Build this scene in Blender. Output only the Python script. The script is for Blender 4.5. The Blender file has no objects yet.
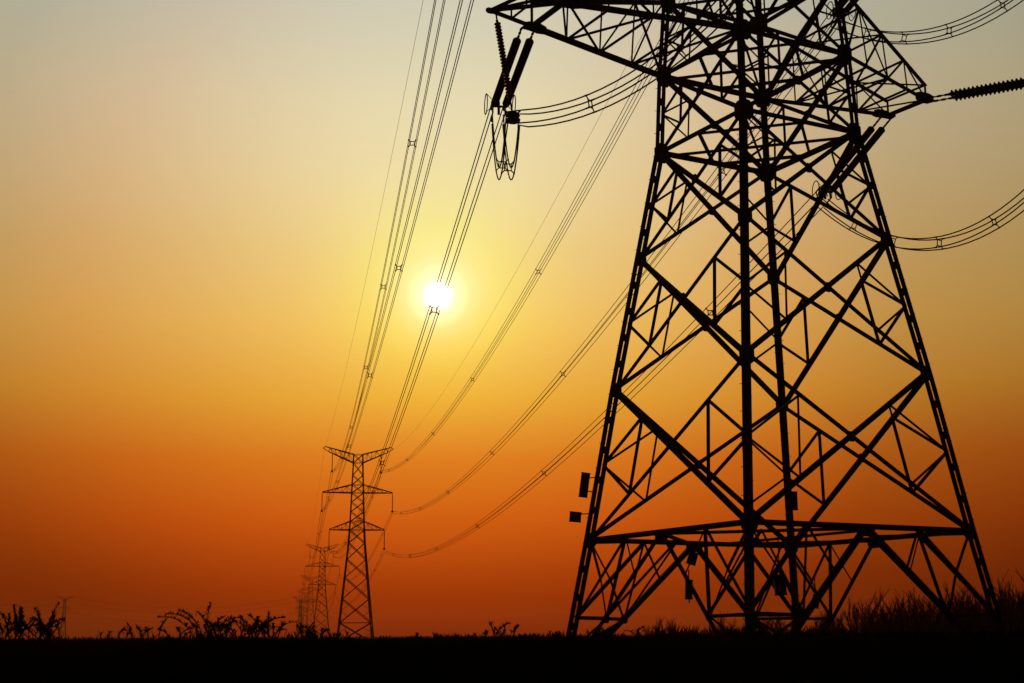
import bpy, bmesh, math, random
from mathutils import Vector, Matrix, Quaternion
random.seed(7)
V = Vector
scene = bpy.context.scene
col = scene.collection

# ------------------------------------------------------------------ camera
F_PX, PITCH, ROLL, EYE = 1394.79, 0.207227, -0.005253, 2.0
cr, sr, cp, sp = math.cos(ROLL), math.sin(ROLL), math.cos(PITCH), math.sin(PITCH)
Rv, Up, Fw = V((1, 0, 0)), V((0, -sp, cp)), V((0, cp, sp))
Xc = Rv * cr + Up * sr
Yc = -Rv * sr + Up * cr
cam_d = bpy.data.cameras.new('camera')
cam = bpy.data.objects.new('camera', cam_d); col.objects.link(cam)
cam.matrix_world = Matrix(((Xc.x, Yc.x, -Fw.x, 0), (Xc.y, Yc.y, -Fw.y, 0), (Xc.z, Yc.z, -Fw.z, EYE), (0, 0, 0, 1)))
cam_d.sensor_width = 36.0
cam_d.lens = F_PX / 1024 * 36.0
cam_d.clip_start = 0.1
cam_d.clip_end = 12000
scene.camera = cam

# ------------------------------------------------------------------ materials
def s2l(c):
    c = c / 255.0
    return c / 12.92 if c <= 0.04045 else ((c + 0.055) / 1.055) ** 2.4
def rgb(r, g, b): return (s2l(r), s2l(g), s2l(b), 1)

def mat(name, c1, c2, scale=3.0, rough=0.6, metal=0.0, bump=0.0, detail=6, spec=.3):
    m = bpy.data.materials.new(name); m.use_nodes = True
    nt = m.node_tree; b = nt.nodes['Principled BSDF']
    tc = nt.nodes.new('ShaderNodeTexCoord')
    n = nt.nodes.new('ShaderNodeTexNoise'); n.inputs['Scale'].default_value = scale; n.inputs['Detail'].default_value = detail
    r = nt.nodes.new('ShaderNodeValToRGB')
    r.color_ramp.elements[0].position = 0.35; r.color_ramp.elements[0].color = (*c1, 1)
    r.color_ramp.elements[1].position = 0.65; r.color_ramp.elements[1].color = (*c2, 1)
    nt.links.new(tc.outputs['Object'], n.inputs['Vector'])
    nt.links.new(n.outputs['Fac'], r.inputs['Fac']); nt.links.new(r.outputs['Color'], b.inputs['Base Color'])
    b.inputs['Specular IOR Level'].default_value = spec; b.inputs['Roughness'].default_value = rough; b.inputs['Metallic'].default_value = metal
    if bump:
        bp = nt.nodes.new('ShaderNodeBump'); bp.inputs['Strength'].default_value = bump
        nt.links.new(n.outputs['Fac'], bp.inputs['Height']); nt.links.new(bp.outputs['Normal'], b.inputs['Normal'])
    return m
M_STEEL = mat('weathered_steel', (.055, .055, .052), (.10, .098, .09), 2.5, .75)
M_BOLT = mat('dull_bolt_steel', (.05, .045, .04), (.08, .07, .06), 9, .7)
M_PORC = mat('brown_porcelain', (.035, .018, .012), (.06, .03, .02), 6, .45)
M_ALU = mat('oxidised_aluminium', (.07, .07, .07), (.12, .12, .12), 12, .7)
M_BOARD = mat('dark_painted_board', (.03, .03, .035), (.06, .06, .06), 5, .7)
M_CONC = mat('rough_concrete', (.16, .15, .14), (.28, .27, .25), 4, .9, bump=.3)
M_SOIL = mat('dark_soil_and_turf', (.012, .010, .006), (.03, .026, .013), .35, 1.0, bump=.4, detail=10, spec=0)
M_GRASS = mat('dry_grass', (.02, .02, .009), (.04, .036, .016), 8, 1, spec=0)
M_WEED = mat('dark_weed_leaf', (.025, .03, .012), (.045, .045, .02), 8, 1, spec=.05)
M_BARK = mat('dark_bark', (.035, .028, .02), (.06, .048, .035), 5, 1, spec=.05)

# ------------------------------------------------------------------ mesh helpers
def perp(d, hint=None):
    d = d.normalized()
    h = hint if hint is not None and abs(hint.normalized().dot(d)) < .97 else (V((0, 0, 1)) if abs(d.z) < .9 else V((1, 0, 0)))
    a = h - d * h.dot(d); a.normalize()
    return a, d.cross(a)

def prism(bm, p, q, prof, a, b):
    r0 = [bm.verts.new(p + a * u + b * v) for u, v in prof]
    r1 = [bm.verts.new(q + a * u + b * v) for u, v in prof]
    n = len(prof)
    for i in range(n): bm.faces.new((r0[i], r0[(i + 1) % n], r1[(i + 1) % n], r1[i]))
    bm.faces.new(r0[::-1]); bm.faces.new(r1)

def bar(bm, p, q, w, hint=None, flip=1):
    """steel angle section from p to q, flange width w"""
    p, q = V(p), V(q)
    if (q - p).length < 1e-4: return
    a, b = perp(q - p, hint); b = b * flip
    t = max(w * .13, .008); o = w * .35
    prof = [(-o, -o), (w - o, -o), (w - o, t - o), (t - o, t - o), (t - o, w - o), (-o, w - o)]
    if flip < 0: prof = prof[::-1]
    prism(bm, p, q, prof, a, b)

def flat(bm, p, q, w, t, hint):
    a, b = perp(V(q) - V(p), hint)
    prism(bm, V(p), V(q), [(-t / 2, -w / 2), (t / 2, -w / 2), (t / 2, w / 2), (-t / 2, w / 2)], a, b)

def rod(bm, p, q, r, n=6, r2=None):
    p, q = V(p), V(q)
    if (q - p).length < 1e-6: return
    r2 = r if r2 is None else r2
    a, b = perp(q - p)
    c0 = [bm.verts.new(p + (a * math.cos(2 * math.pi * i / n) + b * math.sin(2 * math.pi * i / n)) * r) for i in range(n)]
    c1 = [bm.verts.new(q + (a * math.cos(2 * math.pi * i / n) + b * math.sin(2 * math.pi * i / n)) * r2) for i in range(n)]
    for i in range(n): bm.faces.new((c0[i], c0[(i + 1) % n], c1[(i + 1) % n], c1[i]))
    bm.faces.new(c0[::-1]); bm.faces.new(c1)

def tube(bm, pts, r, n=5, closed=False):
    pts = [V(p) for p in pts]; rings = []
    up = V((0, 0, 1)); m = len(pts)
    for i, p in enumerate(pts):
        if closed: d = pts[(i + 1) % m] - pts[i - 1]
        else: d = pts[min(i + 1, m - 1)] - pts[max(i - 1, 0)]
        a, b = perp(d, up)
        if rings and a.dot(last) < 0: a, b = -a, -b
        last = a; up = a
        rings.append([bm.verts.new(p + (a * math.cos(2 * math.pi * k / n) + b * math.sin(2 * math.pi * k / n)) * r) for k in range(n)])
    for i in range(m if closed else m - 1):
        A, B = rings[i], rings[(i + 1) % m]
        for k in range(n): bm.faces.new((A[k], A[(k + 1) % n], B[(k + 1) % n], B[k]))
    if not closed: bm.faces.new(rings[0][::-1]); bm.faces.new(rings[-1])

def lathe(bm, prof, axis0, axis_dir, n=10):
    a, b = perp(axis_dir); d = V(axis_dir).normalized(); rings = []
    for x, r in prof:
        rings.append([bm.verts.new(V(axis0) + d * x + (a * math.cos(2 * math.pi * k / n) + b * math.sin(2 * math.pi * k / n)) * r) for k in range(n)])
    for A, B in zip(rings, rings[1:]):
        for k in range(n): bm.faces.new((A[k], A[(k + 1) % n], B[(k + 1) % n], B[k]))
    bm.faces.new(rings[0][::-1]); bm.faces.new(rings[-1])

def box(bm, c, s, rot=None):
    c = V(c); vs = []
    for x in (-.5, .5):
        for y in (-.5, .5):
            for z in (-.5, .5):
                v = V((x * s[0], y * s[1], z * s[2]))
                if rot is not None: v = rot @ v
                vs.append(bm.verts.new(c + v))
    for f in ((0, 1, 3, 2), (4, 6, 7, 5), (0, 4, 5, 1), (2, 3, 7, 6), (0, 2, 6, 4), (1, 5, 7, 3)):
        bm.faces.new([vs[i] for i in f])

def plate(bm, c, nrm, upv, hw, hh, t=.03):
    """octagonal gusset plate"""
    n = V(nrm).normalized(); u = V(upv) - n * V(upv).dot(n); u.normalize(); s = n.cross(u)
    k = .5
    o = [(hw, hh * k), (hw * k, hh), (-hw * k, hh), (-hw, hh * k), (-hw, -hh * k), (-hw * k, -hh), (hw * k, -hh), (hw, -hh * k)]
    r0 = [bm.verts.new(V(c) + s * x + u * y - n * t / 2) for x, y in o]
    r1 = [bm.verts.new(V(c) + s * x + u * y + n * t / 2) for x, y in o]
    for i in range(8): bm.faces.new((r0[i], r0[(i + 1) % 8], r1[(i + 1) % 8], r1[i]))
    bm.faces.new(r0[::-1]); bm.faces.new(r1)

def NB(): return bmesh.new()
def obj(name, bm, material, parent=None, smooth=False):
    me = bpy.data.meshes.new(name); bmesh.ops.recalc_face_normals(bm, faces=bm.faces[:]); bm.to_mesh(me); bm.free()
    if smooth:
        for p in me.polygons: p.use_smooth = True
    o = bpy.data.objects.new(name, me); col.objects.link(o); me.materials.append(material)
    if parent is not None: o.parent = parent
    return o
def tag(o, label=None, cat=None, group=None, kind=None):
    if label: o['label'] = label
    if cat: o['category'] = cat
    if group: o['group'] = group
    if kind: o['kind'] = kind
    return o
def thing(name, loc=(0, 0, 0), rz=0.0):
    o = bpy.data.objects.new(name, None); col.objects.link(o); o.location = loc; o.rotation_euler = (0, 0, rz)
    o.empty_display_size = .5
    return o
def copy_tree(o, parent=None):
    c = o.copy(); col.objects.link(c)
    if parent is not None: c.parent = parent
    for ch in list(o.children): copy_tree(ch, c)
    return c
def lerp(a, b, t): return V(a) * (1 - t) + V(b) * t

# ------------------------------------------------------------------ main strain tower
CX, CY, YAW = 9.0892, 49.1669, 0.495247
def wl(lx, ly, z):            # tower local -> world
    c, s = math.cos(YAW), math.sin(YAW)
    return V((CX + lx * c - ly * s, CY + lx * s + ly * c, z))
LV = [('G', .25, 10.87), ('E', 5.33, 9.343), ('D', 10.80, 7.83), ('C', 15.72, 6.34), ('B', 19.81, 5.115),
      ('A', 22.87, 4.875), ('T', 25.87, 4.514), ('U', 28.6, 4.25), ('M', 31.3, 4.0), ('N', 33.9, 3.7),
      ('W', 36.6, 3.4), ('O', 39.4, 3.1), ('P', 42.0, 2.8), ('Q', 44.2, 2.5)]
Z = {n: z for n, z, w in LV}; W = {n: w for n, z, w in LV}
order = [n for n, z, w in LV]
def nd(l, c):                 # node at level l, corner c=(sx,sy)
    return V((c[0] * W[l] / 2, c[1] * W[l] / 2, Z[l]))
CORN = [(-1, -1), (1, -1), (1, 1), (-1, 1)]
FACES = [((-1, -1), (1, -1), V((0, -1, 0))), ((1, -1), (1, 1), V((1, 0, 0))), ((1, 1), (-1, 1), V((0, 1, 0))), ((-1, 1), (-1, -1), V((-1, 0, 0)))]

main = thing('transmission_tower', (CX, CY, 0), YAW)
tag(main, 'huge near lattice steel tower standing black against the sunset on the right', 'pylon')

def cruci(bm, p, q, c, w, gap):
    """built-up leg member: two angles corner to corner with a slit between"""
    rad = V((c[0], c[1], 0)).normalized(); d = (q - p)
    ax, ay = V((c[0], 0, 0)), V((0, c[1], 0)); t = w * .13
    for s in (1, -1):
        o = rad * (gap / 2) * s
        for (u, v_) in ((ax, ay), (ay, ax)):
            # flange along u, thickness along v_
            P0, Q0 = p + o, q + o
            pr = [(0, 0), (w * s, 0), (w * s, t * s), (0, t * s)]
            r0 = [bm.verts.new(P0 + u * a + v_ * b) for a, b in pr]; r1 = [bm.verts.new(Q0 + u * a + v_ * b) for a, b in pr]
            for i in range(4): bm.faces.new((r0[i], r0[(i + 1) % 4], r1[(i + 1) % 4], r1[i]))
            bm.faces.new(r0[::-1]); bm.faces.new(r1)
for c in CORN:
    bm = NB()
    for a, b in zip(order, order[1:]):
        w = .19 if Z[a] < 19 else (.165 if Z[a] < 30 else .12)
        cruci(bm, nd(a, c), nd(b, c), c, w, .03)
    rad = V((c[0], c[1], 0)).normalized(); tang = V((-c[1], c[0], 0)).normalized()
    for a, b in zip(order, order[1:]):
        p, q = nd(a, c), nd(b, c); L = (q - p).length; n = max(2, int(L / .95))
        for i in range(1, n):
            m = lerp(p, q, i / n); u = (q - p).normalized()
            flat(bm, m - u * .13, m + u * .13, .12, .11, rad)
    z = 3.0; k = 0
    while z < 43:
        for a, b in zip(order, order[1:]):
            if Z[a] <= z < Z[b]:
                p = lerp(nd(a, c), nd(b, c), (z - Z[a]) / (Z[b] - Z[a]))
                dv = V((c[0], 0, 0)) if k % 2 else V((0, c[1], 0))
                rod(bm, p, p + dv * .27, .011, 5)
        z += .45; k += 1
    leg = obj('leg', bm, M_STEEL, main)
    rad = V((c[0], c[1], 0)).normalized()
    for l in order[1:]:
        if l in 'UW': continue
        bm = NB()
        s = {'E': .27, 'D': .25, 'C': .25, 'B': .36, 'A': .38, 'T': .38}.get(l, .26)
        p = nd(l, c)
        for nrm, side in ((V((c[0], 0, 0)), V((0, -c[1], 0))), (V((0, c[1], 0)), V((-c[0], 0, 0)))):
            plate(bm, p + nrm * .045 + side * s * .3, nrm, V((0, 0, 1)), s * .85, s, .03)
            plate(bm, p - nrm * .045 + side * s * .35, nrm, V((0, 0, 1)), s * .7, s * .85, .03)
        obj('gusset_plate', bm, M_STEEL, leg)
    bm = NB(); b0 = V((c[0] * 10.95 / 2, c[1] * 10.95 / 2, 0))
    lathe(bm, [(-.3, .75), (.05, .72), (.10, .45), (.30, .42), (.33, .36)], b0, V((0, 0, 1)), 20)
    obj('footing', bm, M_CONC, main)

def secondary(bm, A0, A1, X, w, nrm, plates=True):
    """redundant members of the triangle leg A0-A1 and crossing point X"""
    m = lerp(A0, A1, .5); q1 = lerp(A1, X, .5); q0 = lerp(A0, X, .5)
    o = nrm * -.06
    bar(bm, m + o, q1 + o, w, nrm); bar(bm, m + o, q0 + o, w, nrm, -1); bar(bm, q0 + o, q1 + o, w, nrm)
for a, b in zip(order[1:], order[2:]):
    wm = .155 if Z[a] < 14 else (.15 if Z[a] < 24 else .10)
    ws = .085 if Z[a] < 19 else .07
    for c0, c1, nrm in FACES:
        p0, p1, q0, q1 = nd(a, c0), nd(a, c1), nd(b, c0), nd(b, c1)
        for k, (s, e) in enumerate(((p0, q1), (p1, q0))):
            bm = NB(); bar(bm, s + nrm * (.05 if k else -.03), e + nrm * (.05 if k else -.03), wm, nrm, 1 if k else -1)
            obj('diagonal_brace', bm, M_STEEL, main)
        if Z[a] < 26:
            t = W[a] / (W[a] + W[b]); X = lerp(p0, q1, t)
            for (u0, u1) in ((p0, q0), (p1, q1)):
                bm = NB(); secondary(bm, u0, u1, X, ws, nrm); obj('secondary_bracing', bm, M_STEEL, main)
            bm = NB(); plate(bm, X + nrm * .02, nrm, V((0, 0, 1)), .15, .17, .04); obj('joint_plate', bm, M_STEEL, main)
# horizontals and plan bracing
for l in 'EBATMNOPQ':
    w = .17 if l in 'EBA' else .12
    for c0, c1, nrm in FACES:
        bm = NB(); bar(bm, nd(l, c0), nd(l, c1), w, V((0, 0, 1)))
        if l == 'E': bar(bm, nd(l, c0) + V((0, 0, -.02)) - nrm * .22, nd(l, c1) + V((0, 0, -.02)) - nrm * .22, .1, V((0, 0, 1)))
        obj('horizontal_beam', bm, M_STEEL, main)
    bm = NB()
    mids = [lerp(nd(l, c0), nd(l, c1), .5) for c0, c1, n in FACES]
    for i in range(4): bar(bm, mids[i] - V((0, 0, .06)), mids[(i + 1) % 4] - V((0, 0, .06)), w * .65, V((0, 0, 1)))
    if l == 'E':
        for i in range(4):
            c = nd(l, CORN[i]); bar(bm, c - V((0, 0, .1)), lerp(mids[i], mids[i - 1], .5) - V((0, 0, .1)), .08, V((0, 0, 1)))
        bar(bm, mids[0] - V((0, 0, .12)), mids[2] - V((0, 0, .12)), .09, V((0, 0, 1)))
    elif l in 'ABT':
        bar(bm, nd(l, CORN[0]) - V((0, 0, .1)), nd(l, CORN[2]) - V((0, 0, .1)), .09, V((0, 0, 1)))
        bar(bm, nd(l, CORN[1]) - V((0, 0, .15)), nd(l, CORN[3]) - V((0, 0, .15)), .09, V((0, 0, 1)))
    obj('plan_bracing', bm, M_STEEL, main)
# base panel
for c0, c1, nrm in FACES:
    p0, p1, e0, e1 = nd('G', c0), nd('G', c1), nd('E', c0), nd('E', c1)
    K = lerp(e0, e1, .5)
    for p in (p0, p1):
        bm = NB(); bar(bm, K + nrm * .04, p + nrm * .04, .17, nrm); obj('base_strut', bm, M_STEEL, main)
    bm = NB(); plate(bm, K + nrm * .02 - V((0, 0, .1)), nrm, V((0, 0, 1)), .36, .2, .05); obj('joint_plate', bm, M_STEEL, main)
    for p, e, c in ((p0, e0, c0), (p1, e1, c1)):
        bm = NB(); m = lerp(K, p, .55); n = lerp(e, p, .54); q = lerp(e, K, .5); i = -nrm * .07
        bar(bm, q + i, n + i, .12, nrm); bar(bm, q + i, m + i, .09, nrm, -1); bar(bm, m + i, n + i, .10, nrm)
        bar(bm, lerp(q, n, .5) + i, e + i, .07, nrm)
        bar(bm, lerp(K, m, .5) + i, q + i, .06, nrm, -1)
        bar(bm, lerp(q, n, .5) + i, lerp(m, n, .02) + i, .06, nrm)
        bar(bm, m + i, lerp(n, p, .5) + i, .08, nrm)
        plate(bm, m - nrm * .05, nrm, V((0, 0, 1)), .14, .16, .06)
        obj('base_bracing', bm, M_STEEL, main)
# hip bracing under the first diaphragm
for i, c in enumerate(CORN):
    bm = NB()
    fa = [f for f in FACES if c in (f[0], f[1])]
    ms = []
    for c0, c1, nrm in fa:
        K = lerp(nd('E', c0), nd('E', c1), .5); ms.append(lerp(K, nd('G', c), .55))
    bar(bm, ms[0], ms[1], .09, V((0, 0, 1)))
    ks = [lerp(nd('E', f[0]), nd('E', f[1]), .5) for f in fa]
    bar(bm, ms[0], lerp(ks[0], ks[1], .5), .08); bar(bm, ms[1], lerp(ks[0], ks[1], .5), .08)
    obj('hip_bracing', bm, M_STEEL, main)

def cross_arm(sx, lb, lt, near, far, lift, tip=None, n=4, cw=.17, ww=.07, name='cross_arm'):
    """near, far: bottom end nodes; lift: height of the blunt end"""
    bm = NB(); up = V((0, 0, 1))
    E_ = {-1: V(near), 1: V(far)}
    Bn = {s: nd(lb, (sx, s)) for s in (-1, 1)}; Tn = {s: nd(lt, (sx, s)) for s in (-1, 1)}
    ET = {s: E_[s] + V((0, 0, lift)) for s in (-1, 1)}
    b = {s: [lerp(Bn[s], E_[s], i / n) for i in range(n + 1)] for s in (-1, 1)}
    t = {s: [lerp(Tn[s], ET[s], i / n) for i in range(n + 1)] for s in (-1, 1)}
    chords = NB(); web = NB()
    for s in (-1, 1):
        hint = V((0, s, 0))
        bar(chords, b[s][0], b[s][-1], cw, up); bar(chords, t[s][0], t[s][-1], cw * .95, up)
        for i in range(1, n + 1):
            bar(web, b[s][i], t[s][i], ww if i < n else ww * 1.5, hint)
            bar(web, b[s][i - 1] if i % 2 else t[s][i - 1], t[s][i] if i % 2 else b[s][i], ww, hint, -1)
    for i in range(1, n + 1):
        bar(web, b[-1][i], b[1][i], ww, up); bar(web, t[-1][i], t[1][i], ww, up)
        bar(web, b[-1 if i % 2 else 1][i - 1], b[1 if i % 2 else -1][i], ww, up)
        bar(web, t[-1 if i % 2 else 1][i - 1], t[1 if i % 2 else -1][i], ww, up)
    arm = obj(name, chords, M_STEEL, main); obj('web_bracing', web, M_STEEL, arm)
    bm = NB()
    for s in (-1, 1):
        d = (E_[s] - Bn[s]).normalized()
        plate(bm, E_[s] - d * .2 - V((0, 0, .02)), up, d, .22, .5, .08)
        plate(bm, E_[s] - d * .2 + V((0, s * .06, .08)), V((0, 1, 0)), up, .45, .15, .05)
        flat(bm, E_[s] - d * .1 + V((0, s * .1, -.04)), E_[s] + V((sx * .32, s * .1, -.04)), .2, .05, up)
    flat(bm, E_[-1], E_[1], .2, .1, up)
    obj('end_plate', bm, M_STEEL, arm)
    if tip:
        tp = V(tip); bm = NB()
        for s in (-1, 1):
            bar(bm, E_[s], tp, .11, up); bar(bm, ET[s], tp, .10, up)
            bar(bm, lerp(E_[s], tp, .5), lerp(ET[s], tp, .5), .05)
        bar(bm, lerp(E_[-1], tp, .5), lerp(E_[1], tp, .5), .06, up)
        plate(bm, tp, V((0, 1, 0)), up, .16, .1, .06)
        obj('arm_tip', bm, M_STEEL, arm)
    return arm
ARMS = {}
def arm_def(key, sx, lb, lt, near, far, lift, tip=None):
    ARMS[key] = (V(near), V(far), V(tip) if tip else None); cross_arm(sx, lb, lt, near, far, lift, tip)
arm_def('LB', -1, 'A', 'T', (-9.0, -1.3, 22.87), (-9.03, .82, 22.87), .95, (-10.85, .48, 22.93))
arm_def('RB', 1, 'A', 'T', (8.35, -.45, 22.9), (8.2, 1.55, 22.9), .62)
arm_def('LM', -1, 'M', 'N', (-9.5, -1.2, 31.4), (-9.41, .9, 31.4), .95, (-11.5, .4, 31.5))
arm_def('RM', 1, 'M', 'N', (9.46, -.8, 31.1), (9.36, 1.2, 31.1), .62)
arm_def('LT', -1, 'O', 'P', (-9.6, -1.1, 38.7), (-9.51, .9, 38.7), .9, (-11.6, .4, 38.8))
arm_def('RT', 1, 'O', 'P', (6.45, -.9, 40.4), (6.36, 1.1, 40.4), .62)
cross_arm(-1, 'P', 'Q', (-9.58, -.12, 44.16), (-9.58, .12, 44.16), .15, None, 6, .13, .06, 'ground_wire_peak')
cross_arm(1, 'P', 'Q', (6.28, -.12, 44.13), (6.28, .12, 44.13), .15, None, 5, .13, .06, 'ground_wire_peak')

# boards wired or bolted to the tower
def board(name, lpos, size, rot_axis_tilt, label, cat, bracket=None):
    o = thing(name, wl(*lpos), 0)
    bm = NB(); R = Matrix.Rotation(rot_axis_tilt, 3, 'Y')
    box(bm, (0, 0, 0), size, R); bmesh.ops.bevel(bm, geom=bm.edges[:], offset=.012, segments=1, affect='EDGES')
    obj('panel', bm, M_BOARD, o)
    bm = NB(); h = size[2] / 2
    for s in (-1, 1):
        fr = R @ V((0, 0, s * (h - .02))); box(bm, fr, (size[0] + .02, size[1] + .025, .03), R)
    obj('rim', bm, M_BOLT, o)
    if bracket:
        bm = NB()
        for (a, b) in bracket: rod(bm, a, b, .02, 6)
        obj('bracket', bm, M_BOLT, o)
    tag(o, label, cat)
    return o
board('sign_board', (-4.80, 4.72, 7.35), (.32, .05, .92), .14, 'tall dark board bolted outside the left tower leg', 'sign', [((.1, 0, .25), (.42, 0, .28)), ((.05, 0, -.25), (.36, 0, -.22))])
board('sign_board', (-5.22, 4.70, 6.17), (.42, .05, .38), .1, 'small square dark board on a bracket below the tall board', 'sign', [((.15, 0, .1), (.66, 0, .12))])
board('hanging_box', (-5.0, -1.9, 3.38), (.22, .2, .62), 0.05, 'narrow dark box hanging under the tower left of the front leg', 'box', [((0, 0, .3), (.02, 0, .62)), ((0, 0, -.3), (0, 0, -.42))])
board('hanging_box', (-3.9, -.6, 4.45), (.3, .22, .42), .3, 'short dark box tucked under the horizontal beam left of the front leg', 'box', [((0, 0, .2), (0, 0, .55))])
board('hanging_box', (.22, 0.0, 3.65), (.38, .25, .72), -.06, 'wide dark box hanging between the two middle legs', 'box', [((0, 0, .3), (0, 0, 1.6)), ((-.1, 0, .3), (0, 0, .6))])
board('hanging_box', (4.55, 4.2, 7.1), (.2, .12, .74), 0, 'slim dark box fixed to the rear tower leg above the beam', 'box', [((-.2, 0, .2), (.1, 0, .2))])
board('hanging_box', (3.4, 1.9, 3.15), (.24, .2, .5), .2, 'small dark box hanging right of the rear middle leg', 'box', [((0, 0, .2), (.0, 0, .9))])

# ------------------------------------------------------------------ insulators
def shed_profile(x0, n, pitch, rr, rc=.07):
    pr = [(x0 - .12, .03), (x0 - .1, .05)]
    for i in range(n):
        x = x0 + i * pitch
        pr += [(x, rc), (x + pitch * .30, rr), (x + pitch * .42, rr * .98), (x + pitch * .62, rc * 1.4)]
    pr += [(x0 + n * pitch, .05), (x0 + n * pitch + .12, .03)]
    return pr
def make_tension():
    """double tension string along +X, 7.5 m, yoke at the far end; local Z up"""
    t = thing('insulator_string')
    for s in (-1, 1):
        bm = NB(); lathe(bm, shed_profile(1.0, 34, .168, .16), V((0, s * .23, 0)), V((1, 0, 0)), 12)
        obj('disc_stack', bm, M_PORC, t, True)
        bm = NB(); y = s * .23
        for i in range(6):
            x = .02 + i * .15
            if i % 2: box(bm, (x + .075, y, 0), (.17, .03, .09))
            else: box(bm, (x + .075, y, 0), (.17, .09, .03))
        obj('link_chain', bm, M_BOLT, t)
        bm = NB(); rr = [V((6.75 + .42 * math.cos(a), s * .56, .30 * math.sin(a) * 1.35)) for a in [2 * math.pi * k / 24 for k in range(24)]]
        tube(bm, rr, .022, 6, True)
        rod(bm, (6.6, s * .2, 0), (6.6, s * .56, .39), .014); rod(bm, (6.6, s * .2, 0), (6.6, s * .56, -.39), .014)
        obj('grading_ring', bm, M_ALU, t)
    bm = NB(); box(bm, (6.92, 0, 0), (.14, .66, .04)); box(bm, (7.08, 0, 0), (.06, .10, .56))
    for s in (-1, 1):
        box(bm, (7.02, s * .25, 0), (.22, .04, .56))
    obj('yoke_plate', bm, M_BOLT, t)
    for sy in (-1, 1):
        for sz in (-1, 1):
            bm = NB(); rod(bm, (7.1, sy * .25, sz * .25), (7.55, sy * .25, sz * .25), .035, 6)
            rod(bm, (7.45, sy * .25, sz * .25), (7.4, sy * .25, sz * .25 - .22), .03, 6)
            obj('clamp', bm, M_ALU, t)
    return t
def orient(o, p, d):
    d = V(d).normalized(); y = V((0, 0, 1)).cross(d).normalized(); z = d.cross(y)
    o.matrix_world = Matrix(((d.x, y.x, z.x, p.x), (d.y, y.y, z.y, p.y), (d.z, y.z, z.z, p.z), (0, 0, 0, 1)))
    o.rotation_mode = 'XYZ'
    m = o.matrix_world.copy(); o.location = m.to_translation(); o.rotation_euler = m.to_euler()
AZF, AZN = math.radians(-8.95), math.radians(127.0)
DF = V((math.sin(AZF), math.cos(AZF), -.035)); DN = V((math.sin(AZN), math.cos(AZN), -.06))
tens0 = make_tension(); used = [False]
STR = {}
lab = {'LB': 'lower left arm', 'RB': 'lower right arm', 'LM': 'middle left arm', 'RM': 'middle right arm', 'LT': 'top left arm', 'RT': 'top right arm'}
FAR_D = {'LB': (V((-1.185, 7.525, -.24))), 'RB': V((-1.02, 6.45, -.98))}
for k, (near, far, tip) in ARMS.items():
    for side in ('far', 'near'):
        if side == 'far':
            p = wl(*(far + V((-.1 if k[0] == 'L' else 0, .1, -.05)))); d = FAR_D.get(k, DF)
        else:
            p = wl(*(near + V((0, -.1, -.05)))); d = DN
        o = tens0 if not used[0] else copy_tree(tens0); used[0] = True
        orient(o, p, d); STR[k + side] = (p.copy(), V(d).normalized())
        if side == 'far':
            l = {'LB': 'double insulator string hanging away from the lower left arm tip towards the sun',
                 'RB': 'double insulator string slanting down across the right tower leg'}.get(k, 'double insulator string pulling away from the %s above the frame' % lab[k])
        else:
            l = {'RB': 'double insulator string reaching right from the lower right arm tip to the frame edge',
                 'LB': 'double insulator string cut by the top edge above the lower left arm'}.get(k, 'double insulator string pulling towards the camera from the %s' % lab[k])
        tag(o, l, 'insulator', 'double tension insulator strings on the near tower')
def clamp_pt(key): p, d = STR[key]; return p + d * 7.5

# ------------------------------------------------------------------ wires
def catenary(A, B, S, n):
    return [lerp(A, B, i / n) - V((0, 0, 4 * S * (i / n) * (1 - i / n))) for i in range(n + 1)]
def spacer_mesh(bm, p, d, h, th=.033):
    a, b = perp(d, V((0, 0, 1))); k = h * .55
    c = [p + (a * x + b * y) * k for x, y in ((1, 1), (-1, 1), (-1, -1), (1, -1))]
    o = [p + (a * x + b * y) * h for x, y in ((1, 1), (-1, 1), (-1, -1), (1, -1))]
    for i in range(4):
        rod(bm, c[i], c[(i + 1) % 4], th, 5); rod(bm, c[i], o[i], th, 5)
        rod(bm, o[i] - d * .08, o[i] + d * .08, th * 1.5, 6)
def bundle(name, paths, r, spacers, label, cat, group, h=.25, base=None):
    """paths: centre line points"""
    C_ = paths; t = thing(name, base if base is not None else C_[0]); org = V(t.location)
    for sx in (-1, 1):
        for sz in (-1, 1):
            pts = []
            for i, p in enumerate(C_):
                d = (C_[min(i + 1, len(C_) - 1)] - C_[max(i - 1, 0)])
                a, b = perp(d, V((0, 0, 1)))
                pts.append(p + a * h * sz + b * h * sx - org)
            bm = NB(); tube(bm, pts, r, 5); obj('wire', bm, M_ALU, t, True)
    for f in spacers:
        x = f * (len(C_) - 1); i = min(int(x), len(C_) - 2); p = lerp(C_[i], C_[i + 1], x - i); d = (C_[i + 1] - C_[i]).normalized()
        bm = NB(); spacer_mesh(bm, p - org, d, h, .033 if h > .23 else .022); obj('spacer', bm, M_BOLT, t)
    tag(t, label, cat, group)
    return t
def single(name, pts, r, label, cat, group):
    o = V(pts[0]); bm = NB(); tube(bm, [p - o for p in pts], r, 5); w = obj(name, bm, M_ALU, None, True); w.location = o
    return tag(w, label, cat, group)

# far suspension towers stand on one straight line
LD = V((math.sin(AZF), math.cos(AZF), 0)); LR = V((LD.y, -LD.x, 0))
T2 = V((-.1112 * 363 + 0.0, 363.0, 0))
SP = 398.0
TW = [T2 + LD * SP * i for i in range(5)]
TZ = math.atan2(LR.y, LR.x)
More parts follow.
